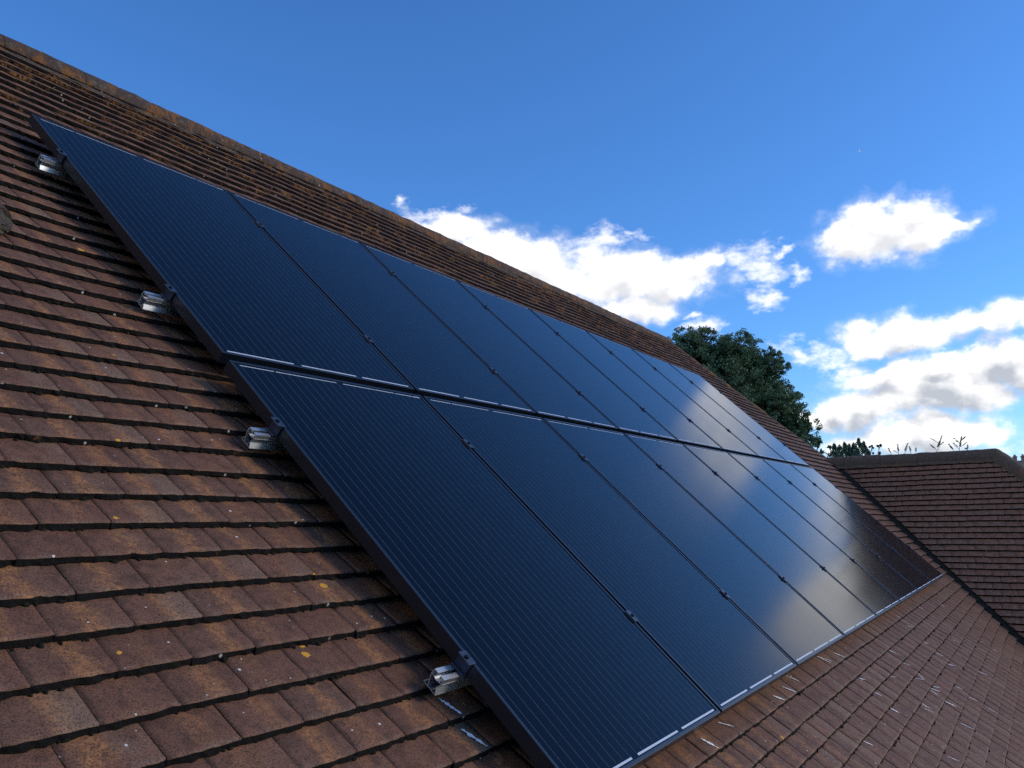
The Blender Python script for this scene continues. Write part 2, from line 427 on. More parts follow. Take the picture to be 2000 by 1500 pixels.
# back slope and hip end (facing away), down to the eaves
zr = W(0, V_RIDGE, NB).z; yr = W(0, V_RIDGE, NB).y; ze = W(0, EAVE_V, NB).z; ye = W(0, EAVE_V, NB).y
yb = 2 * yr - ye
hipA = W(HIP_A.x, V_RIDGE, NB)
hx = VA.x + (wing_top.z - ze) / math.tan(pitch_w)
mb = MB()
mb.add([(U_MIN, yr, zr - .005), (hipA.x, yr, zr - .005), (hx, yb, ze), (U_MIN, yb, ze)], [(0, 1, 2, 3)])
mb.add([(hipA.x, yr, zr - .005), (VA.x, wing_top.y, wing_top.z - .02), (hx, ye, ze), (hx, yb, ze)], [(0, 1, 2, 3)])
mb.add([(U_MIN, yr, zr), (U_MIN, yb, ze), (U_MIN, ye, ze)], [(0, 1, 2)])
mb.build('back_roof', M_TILE, house, Matrix())
# main ridge
ap = W(0, V_RIDGE, NB); ap.z += .045
down1 = Vector((0, -CT, -ST)); down2 = Vector((0, CT, -ST))
def soften(d, k): return Vector((d.x, d.y, d.z * k)).normalized()
ridge = cap_strip('ridge_cap', ((U_MIN, ap.y, ap.z), (hipA.x + .05, ap.y, ap.z)), down1, down2, .125, [M_CAP, M_MORTAR], house, 3, drop=.022)
# hip
ha, hb = W(*HIP_A), W(*HIP_B)
hd = (hb - ha).normalized(); nP = Vector((0, -ST, CT))
legP = hd.cross(nP);  legP = legP if legP.x < 0 else -legP
endN = (Vector((hx, ye, ze)) - ha).cross(Vector((hx, yb, ze)) - ha).normalized()
legE = hd.cross(endN); legE = legE if legE.z < 0 else -legE
cap_strip('hip_cap', (ha, hb), (legP - nP * .22).normalized(), legE.normalized(), .12, [M_CAP, M_MORTAR], house, 4, drop=.025)
# short run of hip tiles with a mortared end at the left of the slope
ka, kb = W(-.75, -1.15, .05), W(-.405, .90, .06)
kd = (kb - ka).normalized(); lp = kd.cross(nP); lp = lp if lp.x > 0 else -lp
cap_strip('left_hip_cap', (ka, kb), (lp - nP * .55).normalized(), (-lp - nP * .55).normalized(), .10, [M_CAP, M_MORTAR], house, 5)
def lump(name, c, r, mats, parent, seed, flat=1.0, axes=None):
    bm = bmesh.new(); bmesh.ops.create_icosphere(bm, subdivisions=4, radius=1)
    for v in bm.verts:
        p = v.co.copy(); k = 1 + .30 * mnoise.noise(p * 1.6 + Vector((seed, 0, 0))) + .16 * mnoise.noise(p * 5 + Vector((0, seed, 0))) + .07 * mnoise.noise(p * 14)
        v.co = Vector((p.x * r[0], p.y * r[1], p.z * r[2])) * k
    me = bpy.data.meshes.new(name); bm.to_mesh(me); bm.free(); me.materials.append(mats)
    o = bpy.data.objects.new(name, me); col.objects.link(o); place(o, parent, MAIN @ Matrix.Translation(c)); return o
lump('mortar_end', (-.42, .93, .098), (.055, .065, .03), M_MORTAR, house, 2.0)
# wing slope
hipw_d = Vector((-1, -1, -math.tan(pitch_w)))
def wing_lo(v):                                             # valley, in wing coordinates
    z = wing_top.z - SW * v; vm = (Z0 - z - CT * NB) / ST
    return -(W(0, vm, NB).y) + .075
def wing_hi(v): return -E_Y + CW * v - .01
WV = (wing_top.z - ze) / SW
wt = np.arange(.155, WV + .06, GAUGE)
tiled_slope('wing_roof', wt, (.0, 7.5), wing_lo, wing_hi, lambda u, v: 4, [M_WTILE, M_WEDGE], house, WING, 23, nb=.0)
mb = MB()
p0 = Vector((wing_top.x, wing_top.y + .3, wing_top.z)); p1 = Vector((wing_top.x, E_Y, wing_top.z)); run = CW * WV
dz = Vector((0, 0, -.035))
q0 = Vector((p0.x - run, W(0, EAVE_V, NB).y, ze)); q1 = Vector((p1.x - run, p1.y - run, ze)); q2 = Vector((p1.x + run, p1.y - run, ze)); q3 = Vector((p0.x + run, p0.y, ze))
mb.add([p0 + dz, p1 + dz, q1 + dz, q0 + dz], [(0, 3, 2, 1)], 1)
mb.add([p1, q1, q2], [(0, 1, 2)]); mb.add([p0, p1, q2, q3], [(0, 1, 2, 3)])
mb.build('wing_back_roof', [M_WTILE, M_DARK], house, Matrix())
wd1 = Vector((-CW, 0, -SW)); wd2 = Vector((CW, 0, -SW))
cap_strip('wing_ridge_cap', ((J.x, J.y + .12, J.z), (J.x, E_Y, J.z)), wd1, wd2, .15, [M_CAPW, M_CAPW], house, 6, drop=.03)
he = Vector((J.x, E_Y, J.z)); hd = hipw_d.normalized(); nW = Vector((-SW, 0, CW)); nEnd = Vector((0, -SW, CW))
l1 = hd.cross(nW); l1 = l1 if l1.y > 0 else -l1
l2 = hd.cross(nEnd); l2 = l2 if l2.x > 0 else -l2
cap_strip('wing_hip_cap', (he, he + hd * 4.0), (l1 - nW * .2).normalized(), (l2 - nEnd * .2).normalized(), .17, [M_CAPW, M_CAPW], house, 8, drop=.03)
# valley trough with a ragged fillet of mortar along the main slope
mb = MB(); fb = MB(); n = 90; A = W(*VA); Bv = W(valley_u(EAVE_V), EAVE_V, NB); vd = (Bv - A).normalized()
sideP = vd.cross(nP); sideP = sideP if sideP.x < 0 else -sideP
sideW = vd.cross(nW); sideW = sideW if sideW.y < 0 else -sideW
for i in range(n + 1):
    t = i / n; p = A.lerp(Bv, t); w1 = .10; w2 = .10
    mb.v += [tuple(p + sideP * w1 - nP * .012), tuple(p - Vector((0, 0, .012))), tuple(p + sideW * w2 - nW * .012)]
    k = 3 * i
    if i < n: mb.f += [(k, k + 1, k + 4, k + 3), (k + 1, k + 2, k + 5, k + 4)]; mb.mi += [0, 0]
    r1 = .030 + .010 * mnoise.noise(Vector((t * 40, 0, 0))); r2 = .062 + .016 * mnoise.noise(Vector((t * 55, 3, 0)))
    h1 = .010; h2 = .024 + .005 * mnoise.noise(Vector((t * 60, 9, 0)))
    fb.v += [tuple(p + sideP * r1 + nP * (h1 - .02)), tuple(p + sideP * (r1 + .008) + nP * h1), tuple(p + sideP * r2 + nP * h2)]
    if i < n: fb.f += [(k, k + 1, k + 4, k + 3), (k + 1, k + 2, k + 5, k + 4)]; fb.mi += [0, 0]
mb.build('valley_trough', M_VALLEY, house, Matrix())
fb.build('valley_fillet', M_FILLET, house, Matrix())
# walls, gutter
mb = MB()
xw0, xw1 = U_MIN + .3, hx - .4
mb.box((xw0, ye + .45, 0), (xw1, yb - .45, ze - .12)); mb.box((q1.x + .4, q1.y + .4, 0), (q2.x - .4, ye + .44, ze - .12))
mb.build('wall', M_BRICK, house, Matrix())
mb = MB()
mb.tube([(U_MIN, ye - .06, ze - .03), (q0.x - .1, ye - .06, ze - .03)], .05, 10)
mb.build('gutter', M_FRAME, house, Matrix())
# moss along the tile tails
g = np.random.default_rng(5); bmv = []; bmf = []
ico = bmesh.new(); bmesh.ops.create_icosphere(ico, subdivisions=1, radius=1)
iv = [v.co.copy() for v in ico.verts]; ifc = [[v.index for v in f.verts] for f in ico.faces]; ico.free()
for i in range(7500):
    vt = tails[g.integers(0, len(tails))]
    u = g.uniform(-1.5, 9); dens = .8 * (u < .3) + .2 + .5 * (u > .6) * (vt > 3.2)
    if g.random() > dens or u > main_hi(vt) - .05: continue
    r = (.0025 + .0055 * g.random() ** 2) * (1.0 if u < 2 else 1.6); k = len(bmv)
    nn = NB - .002 + float(undulate(u, vt)); st = g.uniform(.8, 1.8)
    for p in iv: bmv.append((u + p.x * r * st * g.uniform(.8, 1.2), vt + .004 + p.y * r * g.uniform(.8, 1.2), nn + p.z * r * 1.1))
    bmf += [[a + k for a in f] for f in ifc]
tag(mesh_obj('moss', bmv, bmf, M_MOSS, house, MAIN, True), kind='stuff')
# scratches and chalk lines left by the installers on single tiles: u0, v0, u1, v1, width
SCR = [(4.106, 3.61, 4.157, 3.694, .005), (4.119, 3.528, 4.144, 3.592, .005), (3.552, 3.621, 3.63, 3.682, .005), (5.123, 3.615, 5.176, 3.697, .006), (5.116, 3.73, 5.17, 3.806, .005), (5.09, 3.82, 5.184, 3.904, .007), (6.155, 3.409, 6.241, 3.495, .006), (5.136, 3.418, 5.169, 3.478, .005), (3.051, 3.622, 3.07, 3.69, .005), (3.591, 3.843, 3.613, 3.905, .005), (4.0, 3.712, 4.123, 3.801, .005), (4.172, 3.718, 4.123, 3.801, .006), (4.052, 3.822, 4.037, 3.905, .005), (4.096, 3.819, 4.156, 3.904, .006), (4.155, 3.84, 4.261, 3.892, .005), (4.686, 3.959, 4.718, 4.009, .005), (4.71, 4.059, 4.752, 4.115, .006), (5.111, 3.509, 5.179, 3.589, .005), (7.179, 3.527, 7.19, 3.58, .007), (5.712, 4.033, 5.77, 4.115, .006), (3.022, 3.514, 3.079, 3.587, .007), (3.041, 3.73, 3.06, 3.8, .009), (4.092, 3.933, 4.132, 4.013, .009), (3.032, 3.397, 3.087, 3.492, .007), (1.0, 3.39, 1.028, 3.476, .006), (1.995, 3.396, 2.049, 3.486, .006), (2.294, 3.728, 2.323, 3.793, .005), (1.821, 3.406, 1.864, 3.482, .008), (-.026, 2.98, -.009, 3.049, .006), (-.029, 3.076, -.009, 3.164, .006)]
gs = np.random.default_rng(77)
for _ in range(16):                                         # fainter scuffs among them
    u_ = gs.uniform(1.2, 7.2); v_ = tails[int(gs.integers(46, 56))] - gs.uniform(.06, .09)
    if u_ < valley_u(v_) - .3: SCR.append((u_, v_, u_ + gs.normal(.045, .01), v_ + gs.uniform(.04, .08), gs.uniform(.0022, .0042)))
def surf_n(u, v):                                           # depth of the tile surface at (u, v)
    i = int(np.searchsorted(tails, v - 1e-6)); d = tails[min(i, len(tails) - 1)] - v
    return NB - STEP + STEP * d / GAUGE + float(undulate(u, v))
for (a, b, c, d, w) in SCR:
    sv = []; sf = []
    i0 = int(np.searchsorted(tails, (b + d) / 2)); top, bot = tails[i0] - .096, tails[i0] - .004
    b2, d2 = max(b, top), min(d, bot)
    for strand in range(1):
        ns = 14; k = len(sv); os_ = strand * w * .9 * g.uniform(-1, 1)
        for i in range(ns + 1):
            t = i / ns; u = a + (c - a) * t + os_; v = b2 + (d2 - b2) * t
            wd = w * 1.35 * (.35 + .65 * math.sin(math.pi * min(1, t * .92 + .06))) * g.uniform(.35, 1.15)
            ju = g.normal(0, .0009); nn = surf_n(u, v) - .0034
            sv += [(u + ju - wd, v, nn), (u + ju + wd, v, nn)]
            if i < ns: sf.append((k + 2 * i, k + 2 * i + 2, k + 2 * i + 3, k + 2 * i + 1))
    mesh_obj('chalk_mark', sv, sf, M_CHALK, house, MAIN)

# ------------------------------------------------------------------ solar panels
ORD = ['first', 'second', 'third', 'fourth', 'fifth', 'sixth', 'seventh', 'eighth']
def at(u, v, n=0.0): return MAIN @ Matrix.Translation((u, v, n))
FT, FW = .040, .011                                         # frame depth, lip width
panel = thing('solar_panel', 'x', 'solar panel', at(.01, 0), 'black solar panels on the roof')
mb = MB()
def frame_bar(x0, y0, x1, y1): mb.box((x0, y0, 0), (x1, y1, FT))
frame_bar(0, 0, FW, PH); frame_bar(PW - FW, 0, PW, PH); frame_bar(FW, 0, PW - FW, FW); frame_bar(FW, PH - FW, PW - FW, PH)
# inward return flange under the panel
fo = mb.build('frame', M_FRAME, panel)
bv = fo.modifiers.new('bevel', 'BEVEL'); bv.width = .0012; bv.segments = 2; bv.limit_method = 'ANGLE'
mb = MB(); mb.box((FW, FW, .0022), (PW - FW, PH - FW, .0072)); mb.build('glass', M_GLASS, panel)
mb = MB(); mb.box((FW, FW, .0074), (PW - FW, PH - FW, .0095)); mb.build('backsheet', M_DARK, panel)
def bar(u0, u1, v, h):
    m = MB(); m.box((u0, v - h / 2, .0017), (u1, v + h / 2, .0030)); m.build('busbar', M_BAR, panel)
for (u0, u1) in ((.032, .178), (.186, .481), (.517, .811), (.819, .930), (.934, .976)):
    bar(u0, u1, .0205, .0035 if u1 < .97 else .0055)
for (u0, u1) in ((.028, .322), (.362, .651), (.687, .974)): bar(u0, u1, PH - .0180, .0062)
for row in range(2):
    for k in range(8):
        where = 'upper' if row == 0 else 'lower'
        lab = 'black solar panel, %s row, %s' % (where, ['at the left end beside the bare tiles', 'second from the left', 'third from the left', 'fourth from the left', 'fourth from the right', 'third from the right', 'second from the right', 'at the right end beside the valley' if row else 'at the right end beside the hip'][k])
        w = at(k * PV + .01, row * (PH + RG))
        if row == 0 and k == 0: panel['label'] = lab
        else: copy_thing(panel, w, lab)

# ------------------------------------------------------------------ rails and clamps
RAILS = [.345, 1.308, 2.03, 2.963]
RT = FT + .0005
PROF = [((-23, 45), (23, 45)), ((-23, 45), (-13, 30)), ((-13, 30), (-20, 12)), ((-20, 12), (-18, 0)), ((-18, 0), (-6, 0)), ((-6, 0), (-6, 6)),
        ((23, 45), (13, 30)), ((13, 30), (20, 12)), ((20, 12), (18, 0)), ((18, 0), (6, 0)), ((6, 0), (6, 6)),
        ((-20, 12), (0, 17)), ((0, 17), (20, 12)), ((-13, 30), (-7, 45)), ((13, 30), (7, 45))]
def rail_mesh(L):
    m = MB(); th = .0011
    for (a, b) in PROF:
        a = Vector((0, a[0], a[1])) / 1000; b = Vector((0, b[0], b[1])) / 1000
        t = (b - a).normalized(); nrm = Vector((0, -t.z, t.y)) * th; a = a - t * th * .8; b = b + t * th * .8
        vs = [a + nrm, b + nrm, b - nrm, a - nrm]
        m.add([v for v in vs] + [v + Vector((L, 0, 0)) for v in vs], [(0, 1, 2, 3), (7, 6, 5, 4), (0, 4, 5, 1), (1, 5, 6, 2), (2, 6, 7, 3), (3, 7, 4, 0)])
    return m
rl = rail_mesh(8.34)
rail_lab = ['silver aluminium mounting rail whose end shows nearest the top left panel corner', 'silver aluminium mounting rail below the middle of the upper panel row', 'silver aluminium mounting rail just below the gap between the panel rows', 'silver aluminium mounting rail whose open end sits lowest, above the chalk lines']
for i, v in enumerate(RAILS):
    r = thing('mounting_rail', rail_lab[i], 'rail', at(-.068 + [.010, -.004, .0, -.006][i], v, RT), 'rails under the solar panels')
    if i == 0:
        o = rl.build('rail_profile', M_ALU, r); RAILME = o.data
        hk = MB()
        for kx in range(8):
            x = .55 + kx * 1.0; hk.box((x, -.015, .046), (x + .03, .075, .050)); hk.box((x, .071, .050), (x + .03, .075, .100))
        o2 = hk.build('roof_hook', M_ALU, r); HOOKME = o2.data
    else:
        for nm, me in (('rail_profile', RAILME), ('roof_hook', HOOKME)):
            o = bpy.data.objects.new(nm, me); col.objects.link(o); o.parent = r
def hexbolt(m, z0, r=.0065, h=.006):
    vs = [(r * math.cos(math.pi / 3 * i), r * math.sin(math.pi / 3 * i), z0 - z) for z in (0, h) for i in range(6)]
    m.add(vs, [(0, 1, 2, 3, 4, 5), (11, 10, 9, 8, 7, 6)] + [(i, i + 6, (i + 1) % 6 + 6, (i + 1) % 6) for i in range(6)])
mid = thing('mid_clamp', 'x', 'clamp', at(PV, RAILS[0]), 'mid clamps between solar panels')
m = MB(); m.box((-.017, -.025, -.0045), (.017, .025, -.0005)); m.box((-.0088, -.025, -.0004), (-.0058, .025, .034)); m.box((.0058, -.025, -.0004), (.0088, .025, .034))
o = m.build('clamp_plate', M_CLAMP, mid); b_ = o.modifiers.new('bevel', 'BEVEL'); b_.width = .001; b_.segments = 2
m = MB(); hexbolt(m, -.0046); m.build('bolt', M_BOLT, mid)
RN = ['topmost rail', 'second rail down', 'third rail down', 'lowest rail']
first = True
for i, v in enumerate(RAILS):
    for k in range(1, 8):
        lab = 'small clamp on the %s between %s and %s panels from left' % (RN[i], ORD[k - 1], ORD[k])
        if first: mid['label'] = lab; first = False
        else: copy_thing(mid, at(k * PV, v + float(g.normal(0, .004))), lab)
end = thing('end_clamp', 'x', 'clamp', at(.01, RAILS[0]), 'end clamps of the solar array')
m = MB(); m.box((-.024, -.022, -.0042), (.008, .022, -.0006)); m.box((-.0062, -.022, -.0005), (-.0022, .022, .037)); m.box((-.018, -.022, .0335), (-.0064, .022, .0375))
o = m.build('clamp_plate', M_CLAMP, end); b_ = o.modifiers.new('bevel', 'BEVEL'); b_.width = .001; b_.segments = 2
m = MB(); vs = MB(); hexbolt(m, -.0043); m.v = [(x - .012, y, z) for x, y, z in m.v]; m.build('bolt', M_BOLT, end)
first = True
for side in (0, 1):
    for i, v in enumerate(RAILS):
        lab = 'black end clamp at the %s end of the %s' % ('left' if side == 0 else 'right', RN[i])
        w = at(.01, v) if side == 0 else at(8 * PV - .01, v) @ Matrix.Rotation(math.pi, 4, 'Z')
        if first: end['label'] = lab; first = False
        else: copy_thing(end, w, lab)

# ------------------------------------------------------------------ vegetation
def leaf_cloud(g, centres, radii, per, size, squash=1.0):
    """Leaf quads scattered through clumps; returns verts, faces, rnd."""
    V = []; RN_ = []
    for c, r, n in zip(centres, radii, per):
        d = g.normal(size=(n, 3)); d /= np.linalg.norm(d, axis=1)[:, None]
        rad = r * (g.random(n) ** .42)[:, None]
        p = np.asarray(c)[None, :] + d * rad * np.array([1, 1, squash])
        a = g.normal(size=(n, 3)); a /= np.linalg.norm(a, axis=1)[:, None]
        b = np.cross(a, d + g.normal(0, .6, (n, 3))); b /= (np.linalg.norm(b, axis=1)[:, None] + 1e-9)
        s = size * g.uniform(.55, 1.3, (n, 1))
        q = np.stack((p - a * s, p + b * s * .42, p + a * s, p - b * s * .42), 1)
        V.append(q.reshape(-1, 3)); RN_.append(np.repeat((g.random(n) * .6 + g.random() * .4)[:, None], 4, 1).reshape(-1))
    return np.concatenate(V), np.concatenate(RN_)
def leaf_obj(name, V, RN_, mat, parent):
    n = len(V) // 4; me = bpy.data.meshes.new(name)
    me.vertices.add(len(V)); me.vertices.foreach_set('co', V.astype(np.float32).ravel())
    me.loops.add(n * 4); me.loops.foreach_set('vertex_index', np.arange(n * 4, dtype=np.int32))
    me.polygons.add(n); me.polygons.foreach_set('loop_start', np.arange(0, n * 4, 4, dtype=np.int32))
    me.materials.append(mat); me.attributes.new('rnd', 'FLOAT_VECTOR', 'POINT').data.foreach_set('vector', np.repeat(RN_[:, None], 3, 1).astype(np.float32).ravel())
    me.update(); o = bpy.data.objects.new(name, me); col.objects.link(o); o.parent = parent; return o
def limb(mb, a, b, r0, r1, g, bend=.25, n=6):
    a, b = Vector(a), Vector(b); L = (b - a).length; off = Vector(g.normal(0, 1, 3)) * L * bend * .3
    pts = [a.lerp(b, i / n) + off * math.sin(math.pi * i / n) for i in range(n + 1)]
    mb.tube(pts, [r0 + (r1 - r0) * i / n for i in range(n + 1)], 7)
def broad_tree(name, label, cat, base, lobes, nclump, leaf, size, mat, seed, trunk_r, fork, group=None):
    """lobes: (dx, dy, z, radius) - the crown's main masses."""
    g = np.random.default_rng(seed)
    t = thing(name, label, cat, Matrix.Translation(base), group)
    C = []; Rr = []; P = []
    tot = sum(l[3] ** 2 for l in lobes); mb = MB()
    limb(mb, (0, 0, 0), (0, 0, fork), trunk_r, trunk_r * .8, g, .05)
    for (dx, dy, z, r) in lobes:
        limb(mb, (0, 0, fork), (dx * .8, dy * .8, z), trunk_r * .5, .02, g)
        n = max(3, int(nclump * r * r / tot))
        for _ in range(n):
            d = g.normal(size=3); d /= np.linalg.norm(d); rr = r * (.30 + .74 * g.random() ** .8)
            c = np.array([dx, dy, z]) + d * rr * np.array([1, 1, .9])
            C.append(c); Rr.append(r * g.uniform(.10, .21)); P.append(int(leaf * g.uniform(.5, 1.3)))
            if g.random() < .4: limb(mb, (dx * .85, dy * .85, z * .98), c, .03, .006, g, .2, 4)
    V, RN_ = leaf_cloud(g, C, Rr, P, size, .8)
    leaf_obj('crown', V, RN_, mat, t)
    o = mb.build('trunk', M_BARK, t, smooth=True)
    return t
CAM = Vector((-1.8536, -3.4223, 5.1929))
fx, fy = .951230, .308482                                   # bearing of the big tree; right-hand direction is (fy, -fx)
D = 30.0
bx, by = CAM.x + fx * D, CAM.y + fy * D
def lob(px, py, r, dep):                                    # metres across and up as seen from the scaffold
    s = D / 1722.0
    x = (px - 1400) * s; z = CAM.z + D * .1035 + (830 - py) * s
    return (fy * x + fx * dep, -fx * x + fy * dep, z, r * s)
lobes = [lob(*q) for q in [(1292, 672, 34, .6), (1320, 694, 56, .3), (1368, 690, 54, -.8), (1420, 700, 50, .1), (1400, 700, 48, 1.0), (1450, 700, 50, -.6), (1468, 730, 56, .4), (1500, 728, 42, -.5), (1502, 775, 50, .6), (1510, 800, 40, -1.2), (1536, 835, 38, .2),
                           (1420, 780, 75, -1.0), (1350, 760, 70, 1.2), (1440, 840, 85, .2), (1330, 830, 80, -.4), (1500, 880, 60, .5), (1540, 872, 34, -.3), (1470, 770, 70, .9), (1528, 800, 44, .5), (1545, 850, 44, .0), (1400, 740, 66, .2),  (1290, 700, 34, 1.0)]]
broad_tree('broadleaf_tree', 'large dark green broadleaf tree rising behind the main ridge and hip', 'tree', (bx, by, 0), lobes, 4200, 68, .043, M_LEAF, 31, .26, 3.4)
D = 34.0; fx, fy = .97851, .206199
bx, by = CAM.x + fx * D, CAM.y + fy * D
lobes2 = [(0.0, 0, 7.85, .40), (.25, -.4, 7.5, .38), (-.3, .5, 7.4, .4), (-.2, .3, 7.1, .4), (.1, -.5, 6.6, .5), (0, .1, 6.3, .7), (0, -.1, 5.4, .8)]
broad_tree('broadleaf_tree', 'small dark green tree peeping over the foot of the hip', 'tree', (bx, by, 0), lobes2, 60, 90, .085, M_LEAF, 37, .10, 3.0)
def conifer(base, h, r, seed, label, mat=M_CONIF, name='conifer_tree'):
    g = np.random.default_rng(seed); t = thing(name, label, 'tree', Matrix.Translation(base), 'conifers in the far row')
    C = []; Rr = []; P = []; n = 170
    for i in range(n):
        f = (i / n) ** .8; z = 2.0 + (h - 2.0) * f; w = r * min(1.5, 9.0 * (1 - f) ** .85) * g.uniform(.55, 1.0)
        a = g.random() * 6.283
        C.append((w * math.cos(a) * .8, w * math.sin(a) * .8, z)); Rr.append(.09 + .38 * r * (1 - f)); P.append(70)
    C.append((0, 0, h - .05)); Rr.append(.07); P.append(30)
    V, RN_ = leaf_cloud(g, C, Rr, P, .055, 1.9); leaf_obj('crown', V, RN_, mat, t)
    mb = MB(); limb(mb, (0, 0, 0), (0, 0, h * .95), .12, .02, g, .02); mb.build('trunk', M_BARK, t)
D = 60.0
tops = [(1633, 868, 'leftmost spire of the far conifer row'), (1643.5, 872, 'second spire of the far conifer row, slightly lower'), (1655, 866, 'third spire of the far conifer row'), (1664, 870, 'slim low spire in the middle of the far conifer row'), (1673.5, 868, 'fifth spire of the far conifer row'), (1684, 859.5, 'tallest spire of the far conifer row'), (1694.5, 867, 'rightmost spire of the far conifer row')]
def far(px, py, D):                                         # a point D metres off on the given bearing
    az = R(11.592 - (px - 1610) * .02765); el = R(3.593 + (893 - py) * .0297)
    return CAM.x + math.cos(az) * D, CAM.y + math.sin(az) * D, CAM.z + math.tan(el) * D
for i, (px, py, lb) in enumerate(tops):
    d = D + [0, 1.2, -.6, 1.5, .3, -.8, .6][i]
    x, y, z = far(px, py, d); conifer((x, y, 0), z, .34 if i != 3 else .26, 50 + i, lb + ', dark green')
for i, (px, py, lb) in enumerate([(1710, 868, 'reddish green tree top with a gap beside the conifers'), (1725, 864.5, 'taller reddish green tree top right of the conifer row')]):
    x, y, z = far(px, py, 58); lbs = [(0, 0, z - .28, .26), (.05, .12, z - .75, .38), (-.1, -.12, z - 1.25, .42), (.1, .1, z - 2.0, .6), (0, 0, z - 3, .9)]
    broad_tree('slender_tree', lb, 'tree', (x, y, 0), lbs, 46, 60, .085, M_RUSSET, 70 + i, .10, 3.0, 'slender trees beside the conifers')
# weeds rooted along the wing ridge
def weed(y, h, lean, forks, seed, label):
    g = np.random.default_rng(seed); t = thing('roof_weed', label, 'weed', Matrix.Translation((J.x + .02, y, J.z + .0)), 'weeds on the wing ridge')
    mb = MB(); C = []; tips = [(Vector((.0, 0, -.01)), Vector((.03 * g.normal(), -lean * h, h)))]
    base = tips[0][1]
    for k in range(forks):
        f = .15 + .6 * k / max(1, forks); s = -1 if k % 2 else 1
        a = tips[0][0].lerp(tips[0][1], f); tips.append((a, a + Vector((.02 * g.normal(), s * h * g.uniform(.25, .5), h * g.uniform(.25, .5)))))
    LV = []
    for (a, b) in tips:
        limb(mb, a, b, .0035, .0014, g, .2, 4); L = (b - a).length; n = max(4, int(L / .013))
        for i in range(n):
            f = .25 + .75 * i / n; p = a.lerp(b, f); d = (b - a).normalized(); sd = Vector((.5 * g.normal(), 1 if i % 2 else -1, 0)).normalized()
            ln = .040 * (1 - .4 * f); e = p + d * ln + sd * ln * .35; wv = d.cross(sd) * .007 + sd * .006
            LV += [p, (p + e) / 2 + wv, e, (p + e) / 2 - wv]
    mb.build('stem', M_WEED, t); leaf_obj('foliage', np.array([tuple(v) for v in LV]), np.repeat(g.random(len(LV) // 4), 4), M_WEED, t)
def ry(px):                                                 # where along the ridge a given bearing crosses it
    az = R(11.592 - (px - 1610) * .02765); return CAM.y + math.tan(az) * (J.x - CAM.x)
WEEDS = [(1748, .085, -.45, 0, 'short weed leaning left, leftmost on the wing ridge'), (1762, .135, .0, 1, 'upright leafy weed on the wing ridge beside a leaning one'), (1772, .14, .55, 0, 'leafy weed leaning right on the wing ridge'),
         (1787, .095, -.15, 0, 'small upright weed between two others on the wing ridge'), (1796, .065, .05, 0, 'smallest dark weed in the middle of the wing ridge'), (1835, .24, .45, 3, 'tall forked weed with spreading branches on the wing ridge'),
         (1871, .09, -.6, 0, 'short weed leaning left beside the bushiest weed on the ridge'), (1880, .22, .25, 4, 'bushiest many-stemmed weed near the end of the wing ridge'), (1896, .055, .15, 1, 'low stubby weed nearest the end of the wing ridge')]
for i, (px, h, le, fk, lb) in enumerate(WEEDS): weed(ry(px), h * .8 + .02, le, fk, 90 + i, lb)

# ------------------------------------------------------------------ far house with chimneys, aircraft
hz = thing('distant_house', 'distant pale house with two red brick chimney stacks beyond the wing', 'house', Matrix.Translation((CAM.x + 110, CAM.y + 2.2, 0)))
mb = MB(); mb.box((-4, -9, 0), (4, 3, 7.0)); mb.build('wall', M_CREAM, hz)
mb = MB(); mb.add([(-4.4, -9.3, 6.9), (-4.4, 3.3, 6.9), (0, 3.3, 10.75), (0, -9.3, 10.75), (4.4, -9.3, 6.9), (4.4, 3.3, 6.9)], [(0, 3, 2, 1), (3, 4, 5, 2), (1, 2, 5), (0, 4, 3), (0, 1, 5, 4)]); mb.build('roof', M_GREYROOF, hz)
for yy in (.36, -.40):
    mb = MB(); mb.box((-.4, yy - .19, 9.9), (.4, yy + .19, 11.12)); mb.box((-.45, yy - .24, 11.12), (.45, yy + .24, 11.22)); c_ = mb.build('chimney', M_BRICK, hz)
    mb = MB()
    for xx in (-.22, .22): mb.tube([(xx, yy, 11.22), (xx, yy, 11.40)], .11, 10)
    p_ = mb.build('chimney_pot', M_POT, None); p_.parent = c_
for yy in (-1.5, -4.5):
    mb = MB(); mb.box((-4.05, yy - .6, 4.3), (-4.0, yy + .6, 5.7)); mb.build('window', M_GREYROOF, hz)
az, el, DD = R(8.095), R(21.85), 5200.0
pl = thing('airliner', 'tiny pale airliner high in the open blue sky', 'aircraft', Matrix.Translation((CAM.x + math.cos(az) * DD, CAM.y + math.sin(az) * DD, CAM.z + math.tan(el) * DD)) @ Matrix.Rotation(R(-25), 4, 'Z') @ Matrix.Rotation(R(-12), 4, 'Y') @ Matrix.Rotation(R(-62), 4, 'X'))
mb = MB(); mb.tube([(-14, 0, 0), (-12, 0, 0), (-6, 0, 0), (8, 0, 0), (12.5, 0, 0), (14, 0, 0)], [.3, 1.0, 1.7, 1.7, 1.0, .2], 12); mb.build('fuselage', M_PLANE, pl, smooth=True)
mb = MB()
for s in (-1, 1): mb.add([(3, s * 1.2, -.4), (-1, s * 1.2, -.4), (-5, s * 14, .4), (-3.4, s * 14, .4), (3, s * 1.2, -.9), (-1, s * 1.2, -.9), (-5, s * 14, .2), (-3.4, s * 14, .2)], [(0, 1, 2, 3), (7, 6, 5, 4), (0, 3, 7, 4), (1, 5, 6, 2), (2, 6, 7, 3), (0, 4, 5, 1)])
mb.build('wing', M_PLANE, pl)
